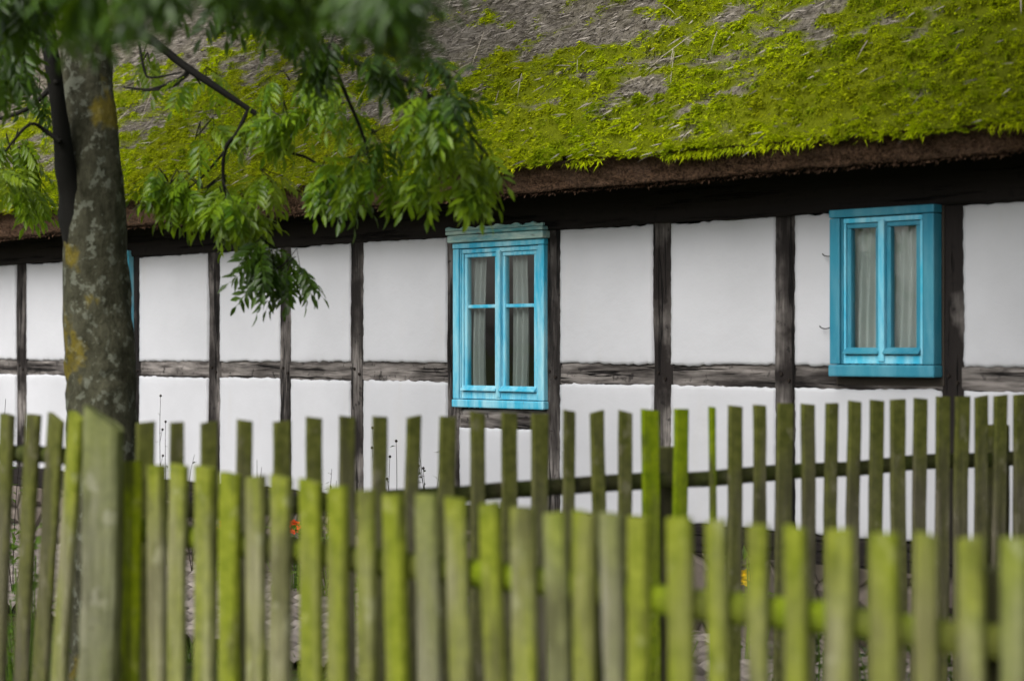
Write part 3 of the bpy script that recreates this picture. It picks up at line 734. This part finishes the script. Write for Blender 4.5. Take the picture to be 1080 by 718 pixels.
# big grey corner post with a slanting top
cp = at(111, 441, 5.45); lo = at(101, 441, 5.45); lo[2] = -.3
base = lo.copy(); base[2] = 0
pst = MB(); pst.timber(lo, cp, RGT, .098, .10, 40, .013, 4, .24, slant=-.038, taper=1.06)
po = pst.build('fence_post', M['fence_p'], None); tag(po, 'thick grey corner post with slanted mossy top where the fences meet', 'post')
me = po.data
for v in me.vertices: v.co = v.co - Vector(base)
po.location = tuple(base)

# ------------------------------------------------------------------ leaves
def leaf_template(seed):
    """pinnate ash leaf along +x, drooping: rachis and 9-11 pointed leaflets, each folded along its midrib"""
    r = random.Random(seed); V = []; T = []
    Lr = .175; npair = r.choice((4, 5, 5))
    def leaflet(o, dx, dy, L, w):
        o = np.array(o); d = unit((dx, dy, -.25 - .25 * r.random())); s = unit(np.cross(d, (0, 0, 1))); u = np.cross(s, d)
        b = len(V); c = o + d * L * .42
        V.extend([o, c + s * w + u * w * .25, c - s * w + u * w * .25, o + d * L * .5 - u * w * .15, o + d * L * .78 + s * w * .55 - u * .05 * L, o + d * L * .78 - s * w * .55 - u * .05 * L, o + d * L - u * L * .16])
        T.extend([(b, b + 1, b + 3), (b, b + 3, b + 2), (b + 3, b + 1, b + 4), (b + 3, b + 5, b + 2), (b + 3, b + 4, b + 6), (b + 3, b + 6, b + 5)])
    def rp(f): return np.array((Lr * f, 0, -.10 * Lr * f * f * 3))
    for k in range(npair):
        f = .28 + .66 * k / npair
        for sg in (1, -1): leaflet(rp(f), .62 + .2 * f, sg * .8, .052 + .016 * math.sin(f * 2.6) + .008 * r.random(), .0095 + .003 * r.random())
    leaflet(rp(1), 1, 0, .064, .0105)
    b = len(V); 
    for f in (0, 1):
        V.extend([rp(f) + (0, .0012, 0), rp(f) - (0, .0012, 0)])
    T.extend([(b, b + 1, b + 3), (b, b + 3, b + 2)])
    return np.array(V), np.array(T)
TEMPL = [leaf_template(k) for k in range(5)]
class Leaves:
    def __init__(s): s.V = []; s.T = []; s.n = 0
    def put(s, pos, d, roll, size, k):
        V, T = TEMPL[k]; d = unit(d)
        sd = np.cross(d, UP); sd = unit(sd if np.linalg.norm(sd) > .05 else np.cross(d, (1, .3, 0))); up = np.cross(sd, d)
        c, si = math.cos(roll), math.sin(roll); s2 = sd * c + up * si; u2 = up * c - sd * si
        W = pos + (V[:, :1] * d - V[:, 1:2] * s2 + V[:, 2:] * u2) * size
        s.V.append(W); s.T.append(T + s.n); s.n += len(V)
    def build(s, name, mat, parent):
        return build_np(name, np.concatenate(s.V), np.concatenate(s.T), mat, parent)

# ------------------------------------------------------------------ the ash tree
TD = 8.5
tb = at(108, 720, TD); tb[2] = 0
tree = empty('ash_tree', tb)
tag(tree, 'lichen-spotted ash tree with drooping green leaves in front of the cottage', 'tree')
def path(pts, sub=6):
    """Catmull-Rom through pixel/depth points -> world polyline with radii"""
    P = np.array([np.append(at(a, b, d), r_) for a, b, d, r_ in pts]); outp = []
    for i in range(len(P) - 1):
        p0, p1, p2, p3 = P[max(i - 1, 0)], P[i], P[i + 1], P[min(i + 2, len(P) - 1)]
        for k in range(sub):
            t = k / sub; outp.append(.5 * (2 * p1 + (p2 - p0) * t + (2 * p0 - 5 * p1 + 4 * p2 - p3) * t * t + (3 * p1 - p0 - 3 * p2 + p3) * t ** 3))
    outp.append(P[-1]); o = np.array(outp); return o[:, :3], o[:, 3]
tp, tr = path([(108, 760, TD, .21), (108, 700, TD, .18), (107, 560, TD, .165), (107.5, 430, TD, .158), (106, 375, TD, .151), (102.5, 295, TD, .141), (99, 200, TD, .130), (93, 100, TD, .112), (88, 0, TD, .104), (82, -150, TD, .09), (92, -350, TD + .1, .065), (80, -600, TD, .03)], 10)
tb_ = MB().tube(tp, tr, 28, .10, 3); tb_.build('trunk', M['bark'], tree, True)
limbs = [
    ([(100, 330, TD + .02, .09), (86, 255, TD - .03, .085), (75, 205, TD - .08, .060), (68, 170, TD - .13, .045), (62, 120, TD - .18, .038), (54, 60, TD - .25, .034), (45, 0, TD - .3, .032), (25, -130, TD - .5, .025), (-20, -300, TD - .8, .012)], M['stem2']),
    ([(60, 85, TD - .25, .014), (48, 98, TD - .2, .012), (28, 115, TD - .2, .010), (0, 125, TD - .2, .009), (-60, 135, TD - .2, .005)], M['twig']),
    ([(64, 150, TD - .2, .012), (50, 140, TD - .2, .010), (31, 131, TD - .25, .008), (5, 160, TD - .3, .005)], M['twig']),
    ([(95, 45, TD, .05), (120, 40, TD - .05, .028), (150, 38, TD - .08, .021), (175, 54, TD - .1, .019), (190, 66, TD - .1, .018), (225, 90, TD - .12, .016), (262, 115, TD - .12, .013), (285, 130, TD - .1, .012), (292, 140, TD - .1, .008)], M['stem2']),
    ([(262, 115, TD - .12, .010), (250, 140, TD - .1, .009), (238, 156, TD - .05, .009), (235, 185, TD, .008), (241, 215, TD, .006), (262, 240, TD - .05, .005), (290, 262, TD - .1, .004)], M['twig']),
    ([(238, 158, TD - .05, .006), (215, 185, TD + .05, .005), (190, 205, TD + .1, .004)], M['twig']),
    ([(272, 120, TD - .12, .010), (290, 145, TD - .1, .008), (305, 160, TD - .1, .007), (325, 167, TD - .15, .006), (350, 185, TD - .3, .005), (385, 215, TD - .4, .004)], M['twig']),
    ([(198, 72, TD - .1, .008), (190, 82, TD - .1, .007), (160, 94, TD - .05, .006), (130, 92, TD, .004)], M['twig']),
    ([(146, 44, TD - .08, .007), (152, 74, TD - .08, .006), (160, 82, TD - .08, .005), (192, 76, TD - .1, .004)], M['twig']),
    ([(200, 76, TD - .1, .006), (180, 92, TD - .1, .006), (150, 96, TD - .1, .004)], M['twig']),
    ([(86, -60, TD, .05), (160, -90, TD - .2, .036), (250, -30, TD - .5, .026), (310, 30, TD - .7, .020), (345, 55, TD - .8, .016), (380, 68, TD - .9, .013), (430, 85, TD - 1.0, .010), (475, 120, TD - 1.1, .007), (515, 165, TD - 1.1, .004)], M['twig']),
    ([(345, 55, TD - .8, .010), (365, 100, TD - .7, .008), (385, 150, TD - .6, .006), (395, 200, TD - .5, .004)], M['twig']),
    ([(430, 85, TD - 1.0, .008), (440, 130, TD - .9, .006), (450, 180, TD - .8, .004)], M['twig']),
    ([(345, 170, TD - .3, .005), (375, 165, TD - .3, .005), (420, 158, TD - .4, .004), (450, 150, TD - .5, .003)], M['twig']),
    ([(85, -100, TD, .05), (140, -160, TD - .8, .036), (230, -120, TD - 1.6, .025), (310, -120, TD - 3.2, .018), (400, -70, TD - 3.8, .010)], M['twig']),
    ([(84, -110, TD, .05), (60, -180, TD - .8, .034), (40, -120, TD - 1.8, .022), (30, -40, TD - 2.3, .012)], M['twig']),
    ([(82, -200, TD, .05), (200, -330, TD - .3, .035), (360, -380, TD - .8, .02), (480, -330, TD - 1.2, .01)], M['twig']),
    ([(82, -220, TD, .05), (-40, -330, TD + .4, .035), (-180, -360, TD + .8, .02), (-300, -300, TD + 1.2, .01)], M['twig']),
    ([(88, -260, TD, .04), (130, -400, TD + .8, .03), (160, -500, TD + 1.6, .015)], M['twig'])]
for pts, mt in limbs:
    p_, r_ = path(pts, 5); MB().tube(p_, r_, 9, .14, pts[0][0]).build('limb', mt, tree, True)

crown = Leaves(); bright = Leaves(); twigs = MB()
def spray(px, py, D, rx, ry, rd, n, target, size=1.0, down=.75, base=None, nt=None):
    """n compound leaves on short twigs spread through an ellipsoid of the crown"""
    c = at(px, py, D); nt = nt or max(2, n // 7)
    b0 = c if base is None else at(*base)
    for k in range(nt):
        v = rng.normal(size=3); v /= np.linalg.norm(v); v *= rng.random() ** .45
        tip = c + RGT * (v[0] * rx * D / F) + UP * (v[1] * ry * D / F) + FWD * (v[2] * rd)
        st = b0 + (tip - b0) * .15 + UP * .0
        mid = (st + tip) / 2 + UP * .06 + rng.normal(size=3) * .03
        twigs.tube([st, mid, tip], [.004, .003, .0018], 5)
        m = max(3, n // nt)
        for j in range(m):
            f = .35 + .65 * (j + rng.random()) / m
            pos = st * (1 - f) ** 2 + mid * 2 * f * (1 - f) + tip * f * f
            dr = unit(tip - st) * .6 + rng.normal(size=3) * .55; dr[2] = dr[2] * .5 - down * (.5 + rng.random())
            target.put(pos, dr, rng.normal() * .5, size * rng.uniform(.75, 1.2), int(rng.integers(5)))
# (px, py, depth, rx, ry, rd, n)
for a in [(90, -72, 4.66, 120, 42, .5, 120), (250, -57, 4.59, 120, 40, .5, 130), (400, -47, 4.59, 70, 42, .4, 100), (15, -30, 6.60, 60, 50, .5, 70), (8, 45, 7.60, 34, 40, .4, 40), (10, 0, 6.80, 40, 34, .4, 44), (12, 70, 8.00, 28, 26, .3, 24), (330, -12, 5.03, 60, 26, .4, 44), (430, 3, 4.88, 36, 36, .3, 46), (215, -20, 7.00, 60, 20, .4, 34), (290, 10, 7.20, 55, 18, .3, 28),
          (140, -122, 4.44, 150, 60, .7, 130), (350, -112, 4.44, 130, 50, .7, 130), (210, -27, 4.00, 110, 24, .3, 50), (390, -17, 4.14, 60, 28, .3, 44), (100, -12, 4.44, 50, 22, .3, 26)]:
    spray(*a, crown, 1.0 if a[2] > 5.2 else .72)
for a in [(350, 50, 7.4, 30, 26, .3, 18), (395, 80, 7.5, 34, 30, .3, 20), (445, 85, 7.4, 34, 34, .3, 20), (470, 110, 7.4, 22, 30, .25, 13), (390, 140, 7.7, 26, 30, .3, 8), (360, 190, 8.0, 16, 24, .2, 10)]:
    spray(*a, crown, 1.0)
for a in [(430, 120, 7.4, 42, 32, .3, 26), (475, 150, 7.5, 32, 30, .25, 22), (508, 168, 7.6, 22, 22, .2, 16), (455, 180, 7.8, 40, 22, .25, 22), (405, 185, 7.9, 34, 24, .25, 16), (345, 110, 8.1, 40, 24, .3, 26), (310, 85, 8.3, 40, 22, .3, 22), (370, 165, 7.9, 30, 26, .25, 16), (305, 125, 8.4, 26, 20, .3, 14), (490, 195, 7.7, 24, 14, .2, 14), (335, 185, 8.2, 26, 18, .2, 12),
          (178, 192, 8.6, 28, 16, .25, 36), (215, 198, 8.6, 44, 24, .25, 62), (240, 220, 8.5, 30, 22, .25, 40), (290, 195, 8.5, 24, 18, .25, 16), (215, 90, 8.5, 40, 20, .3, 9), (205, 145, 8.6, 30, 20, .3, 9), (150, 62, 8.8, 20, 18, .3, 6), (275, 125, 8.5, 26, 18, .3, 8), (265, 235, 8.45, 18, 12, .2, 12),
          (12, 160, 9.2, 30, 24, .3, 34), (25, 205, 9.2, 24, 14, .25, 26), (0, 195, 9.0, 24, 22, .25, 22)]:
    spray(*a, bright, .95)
for a in [(282, 262, 8.4, 22, 12, .18, 20), (292, 282, 8.4, 28, 17, .18, 28), (25, 85, 8.9, 30, 24, .3, 12)]:
    spray(*a, crown, .95, .9)
# the rest of the crown, above the view
top = np.array((-1.0, -3.0, 5.5))
for k in range(46):
    v = rng.normal(size=3); v /= np.linalg.norm(v); v[2] = abs(v[2]) * .9 - .12
    c = top + v * np.array((2.3, 2.3, 1.9)) * (.45 + .55 * rng.random())
    D = depth_of(c); 
    if D < 4.6: continue
    px = CX + F * np.dot(c - CAM, RGT) / D; py = HY - F * (c[2] - EYE) / D
    if py > -70: continue
    spray(px, py, D, 150, 110, .5, 60, crown, 1.35, .6, nt=5)
cr = crown.build('crown', M['leaf'], tree)
bl = bright.build('crown', M['leaf_lit'], tree)
twigs.build('twig', M['twig'], tree)['kind'] = 'stuff'

# second tree, unseen, added outside the right edge so its crown darkens that end
t2 = empty('ash_tree', (8.9, -2.8, 0)); tag(t2, 'unseen ash tree added outside the right edge to darken that end of the cottage', 'tree')
MB().tube([(8.9, -2.8, -.2), (8.88, -2.8, 1), (8.75, -2.85, 2.4), (8.4, -2.9, 3.6), (7.6, -3.0, 4.7), (6.6, -3.1, 5.6)], [.22, .18, .16, .14, .09, .03], 18, .1, 5).build('trunk', M['bark'], t2, True)
c2 = Leaves()
for k in range(11):
    e = np.array((RND.uniform(3.6, 7.0), RND.uniform(-4.8, -1.8), RND.uniform(4.3, 6.4))); b0 = np.array((8.45 - .17 * k, -2.9, 3.5 + .19 * k))
    MB().tube([b0, (b0 + e) / 2 + (0, 0, .3), e], [.05, .03, .008], 8, .1, k).build('limb', M['stem2'], t2, True)
for k in range(3600):
    v = rng.normal(size=3); v /= np.linalg.norm(v); v *= rng.random() ** .4
    p = np.array((5.3, -3.2, 5.2)) + v * np.array((2.0, 1.9, 1.5))
    c2.put(p, rng.normal(size=3) * (1, 1, .4) - (0, 0, .5), rng.normal() * .5, rng.uniform(1.4, 2.2), int(rng.integers(5)))
c2.build('crown', M['leaf'], t2)

# ------------------------------------------------------------------ plants at the foot of the wall
def leafblade(mb, o, d, L, w):
    d = unit(d); s = unit(np.cross(d, (0.2, 0.4, 1))); u = np.cross(s, d)
    V = [o, o + d * L * .45 + s * w + u * w * .3, o + d * L * .5, o + d * L * .45 - s * w + u * w * .3, o + d * L - u * L * .15]
    mb.add(V, [(0, 1, 2), (0, 2, 3), (2, 1, 4), (2, 4, 3)])
def weed(px, ytop, D, nst, label, leafy=0.5, spread=.12, heads=True, group=None, cat='weed', lm='weed', L=.05):
    b = at(px, 500, D); b[2] = .02; h = at(px, ytop, D)[2]
    o = empty('weed', b); tag(o, label, cat, group)
    st = MB(); lf_ = MB(); hd = MB()
    for k in range(nst):
        tip = b + np.array((RND.uniform(-1, 1) * spread, RND.uniform(-1, 1) * spread * .6, h * (1 if k == 0 else RND.uniform(.7, 1))))
        mid = (b + tip) / 2 + np.array((RND.uniform(-.09, .09), RND.uniform(-.06, .06), .05))
        pts = [b * (1 - t) ** 2 + mid * 2 * t * (1 - t) + tip * t * t for t in np.linspace(0, 1, 8)]
        st.tube(pts, np.linspace(.0035, .0014, 8), 5)
        for j in range(int(14 * leafy)):
            t = RND.uniform(.2, .97); p = b * (1 - t) ** 2 + mid * 2 * t * (1 - t) + tip * t * t
            leafblade(lf_, p, (RND.uniform(-1, 1), RND.uniform(-1, 1), RND.uniform(-.3, .6)), L * RND.uniform(.6, 1.3), L * .16)
        if heads:
            for q in range(RND.choice((1, 2, 3))):
                pp = tip if q == 0 else pts[-2 - q] + np.array((RND.uniform(-.09, .09), RND.uniform(-.05, .05), RND.uniform(.03, .09)))
                if q: st.tube([pts[-2 - q], pp], .0013, 4)
                hd.tube([pp - (0, 0, .010), pp - (0, 0, .005), pp, pp + (0, 0, .007)], [.003, .008, .009, .003], 7)
    st.build('stem', M['seed'], o)
    if lf_.V: lf_.build('leaves', M[lm], o)
    if hd.V: hd.build('seed_head', M['seed'], o)
    return o
wd = lambda px, off=.25: depth_of(on_wall(px, 400, -off))
weed(176, 420, wd(176), 2, 'thin dark weed with dotted seed heads just right of the tree trunk', .25)
weed(203, 482, wd(203), 2, 'low dark-leaved weed below the second white panel right of the tree', .8, .08, False)
weed(276, 488, wd(276), 2, 'small sprig with two narrow leaves against the white wall', .35, .05, False)
weed(345, 498, wd(345), 3, 'short bluish-dark weed with crowded leaves left of a post', 1.0, .07, False)
weed(412, 455, wd(412), 5, 'tall bare stems with round seed heads between post and four-paned window', .3, .16)
weed(452, 468, wd(452), 4, 'leafy dark weed with a drooping bud beside the four-paned window', .9, .10, True)
weed(14, 424, 11.2, 3, 'broad-leaved stem at the left edge above the leaning pickets', .8, .12, False, None, 'weed', 'garden', .10)
def bush(px, D, h, r_, n, label, flowers=(), lm='garden', L=.07):
    b = at(px, 500, D); b[2] = .0
    o = empty('garden_plant', b); tag(o, label, 'plant')
    lf_ = MB(); st = MB()
    for k in range(n):
        v = np.array((RND.gauss(0, .5), RND.gauss(0, .4), 0)) * r_; z = h * RND.random() ** .7
        p = b + v * (1.1 - .5 * z / h) + np.array((0, 0, z))
        leafblade(lf_, p, (RND.uniform(-1, 1), RND.uniform(-1, 1), RND.uniform(-.2, .7)), L * RND.uniform(.6, 1.3), L * .24)
        if k % 6 == 0: st.tube([b + v * .4, (b + v * .4 + p) / 2 + (0.01, 0, .02), p], .003, 4)
    st.build('stem', M['garden'], o); lf_.build('leaves', M[lm], o)
    for (fx, fy, fr, mt) in flowers:
        c = at(fx, fy, D); fl = MB()
        for q in range(9):
            a_ = q / 9 * 2 * math.pi; d_ = RGT * math.cos(a_) + UP * math.sin(a_) * .8 - FWD * .35
            s_ = unit(np.cross(d_, FWD)); fl.add([c, c + d_ * fr * .6 + s_ * fr * .32, c + d_ * fr, c + d_ * fr * .6 - s_ * fr * .32], [(0, 1, 2, 3)])
        fl.tube([c - FWD * .004, c - FWD * .014], [fr * .3, fr * .2], 8)
        st2 = MB().tube([b, (b + c) / 2 + (.02, 0, .03), c], .0025, 4); f_o = fl.build('flower', M[mt], o); st2.build('flower_stem', M['garden'], o)
    return o
bush(240, wd(240, .45), .42, .22, 130, 'green garden plant with one red and two yellow blooms behind the first front pickets', [(241, 552, .06, 'red'), (228, 562, .055, 'yellow'), (233, 568, .04, 'yellow')])
bush(312, wd(312, .45), .46, .24, 170, 'bushy green plant with a red bloom and orange-yellow bloom below a post', [(309, 555, .06, 'red'), (306, 582, .04, 'yellow')])
bush(345, wd(345, .5), .40, .18, 110, 'bright low plant without blooms beside the red-flowered bush')
bush(385, wd(385, .9), .38, .20, 120, 'low green plant on the cobbles under the long bare stems')
bush(530, wd(530, .9), .34, .24, 130, 'green clump on the cobbles below the four-paned window')
bush(785, wd(785, .5), .52, .16, 60, 'slender plant with a single yellow bloom between pickets right of centre', [(785, 608, .055, 'yellow')])
bush(620, wd(620, 1.2), .30, .25, 120, 'spreading leafy clump right of the four-paned window, low behind the pickets')
bush(20, 8.0, .75, .22, 170, 'leafy green plant seen through the leaning pickets at the left')
bush(1000, wd(1000, .7), .38, .25, 120, 'dark leafy clump below the two-paned window')

for i_, (px, off, h, r_, n_, lab) in enumerate([(430, 2.0, .34, .26, 150, 'leafy bed plant under the long weed stems, seen between the front pickets'), (480, 1.5, .36, .24, 150, 'leafy bed plant left below the four-paned window, low between the pickets'), (575, 1.9, .36, .26, 150, 'leafy bed plant right below the four-paned window, low between the pickets'),
        (690, 1.3, .36, .25, 140, 'dark green bed plant near the short fence post in the dark fence'), (860, 1.0, .36, .25, 140, 'dark green bed plant below the rail left of the two-paned window'), (930, 1.1, .40, .25, 140, 'dark green bed plant directly below the two-paned window')]):
    bush(px, wd(px, off), h, r_, n_, lab, lm='weed_g')

# grass and ground cover: nobody could count it
r = np.random.default_rng(77); n = 60000
x = r.uniform(-9, 7.5, n); y = r.uniform(-6.5, -1.7, n) ; h = (.05 + .11 * r.random(n)) * (1 + .6 * fbm(x * 1.2, y * 1.2, 55))
keep = fbm(x * .8, y * .8, 57) > -.35
P = np.stack([x, y, np.full(n, -.03)], 1)[keep]
d = np.array((0, 0, 1.0)) + r.normal(size=(len(P), 3)) * .35
v5, t5 = blades(P, d, h[keep], .006 + .005 * r.random(len(P)), 12, .4)
g = build_np('grass', v5, t5, M['grass']); tag(g, 'ragged green grass covering the ground behind the fences', 'grass', None, 'stuff')

# ------------------------------------------------------------------ camera, light, sky
cam = bpy.data.cameras.new('camera'); co = bpy.data.objects.new('camera', cam); COL.objects.link(co)
cam.sensor_width = 36; cam.lens = 36 * F / 1080; cam.clip_end = 3000; cam.clip_start = .05
co.location = tuple(CAM)
pitch = math.atan((HY - CY) / F)
co.rotation_euler = (math.pi / 2 + pitch, 0, math.atan2(S, S))
cam.dof.use_dof = True; cam.dof.focus_distance = 10.9; cam.dof.aperture_fstop = 1.85; cam.dof.aperture_blades = 0
scene.camera = co

EL, AZ = math.radians(41), math.radians(-78)        # the sun stands behind the camera, veiled by cloud
sunv = Vector((math.cos(EL) * math.cos(AZ), math.cos(EL) * math.sin(AZ), math.sin(EL)))
sl = bpy.data.lights.new('sun', 'SUN'); sl.energy = 1.5; sl.angle = math.radians(42); sl.color = (1, .98, .95)
so = bpy.data.objects.new('sun', sl); COL.objects.link(so); so.rotation_euler = sunv.to_track_quat('Z', 'Y').to_euler(); so.location = (0, -6, 12)
world = bpy.data.worlds.new('World'); scene.world = world; world.use_nodes = True
nt = world.node_tree; nt.nodes.clear()
sky = nt.nodes.new('ShaderNodeTexSky'); sky.sky_type = 'NISHITA'; sky.sun_disc = False; sky.sun_elevation = EL; sky.sun_rotation = math.pi / 2 - AZ; sky.air_density = 1.0; sky.dust_density = 4.0; sky.ozone_density = 1.0
hs = nt.nodes.new('ShaderNodeHueSaturation'); hs.inputs['Saturation'].default_value = .36       # cloud veil: little colour left in the sky
bg = nt.nodes.new('ShaderNodeBackground'); bg.inputs[1].default_value = .10
wo = nt.nodes.new('ShaderNodeOutputWorld')
nt.links.new(sky.outputs[0], hs.inputs['Color']); nt.links.new(hs.outputs[0], bg.inputs[0]); nt.links.new(bg.outputs[0], wo.inputs[0])
vs = scene.view_settings; vs.view_transform = 'Standard'; vs.look = 'None'; vs.gamma = 1; vs.use_curve_mapping = False; vs.exposure = 0.78
scene.cycles.use_denoising = True
scene.cycles.max_bounces = 8; scene.cycles.transparent_max_bounces = 12
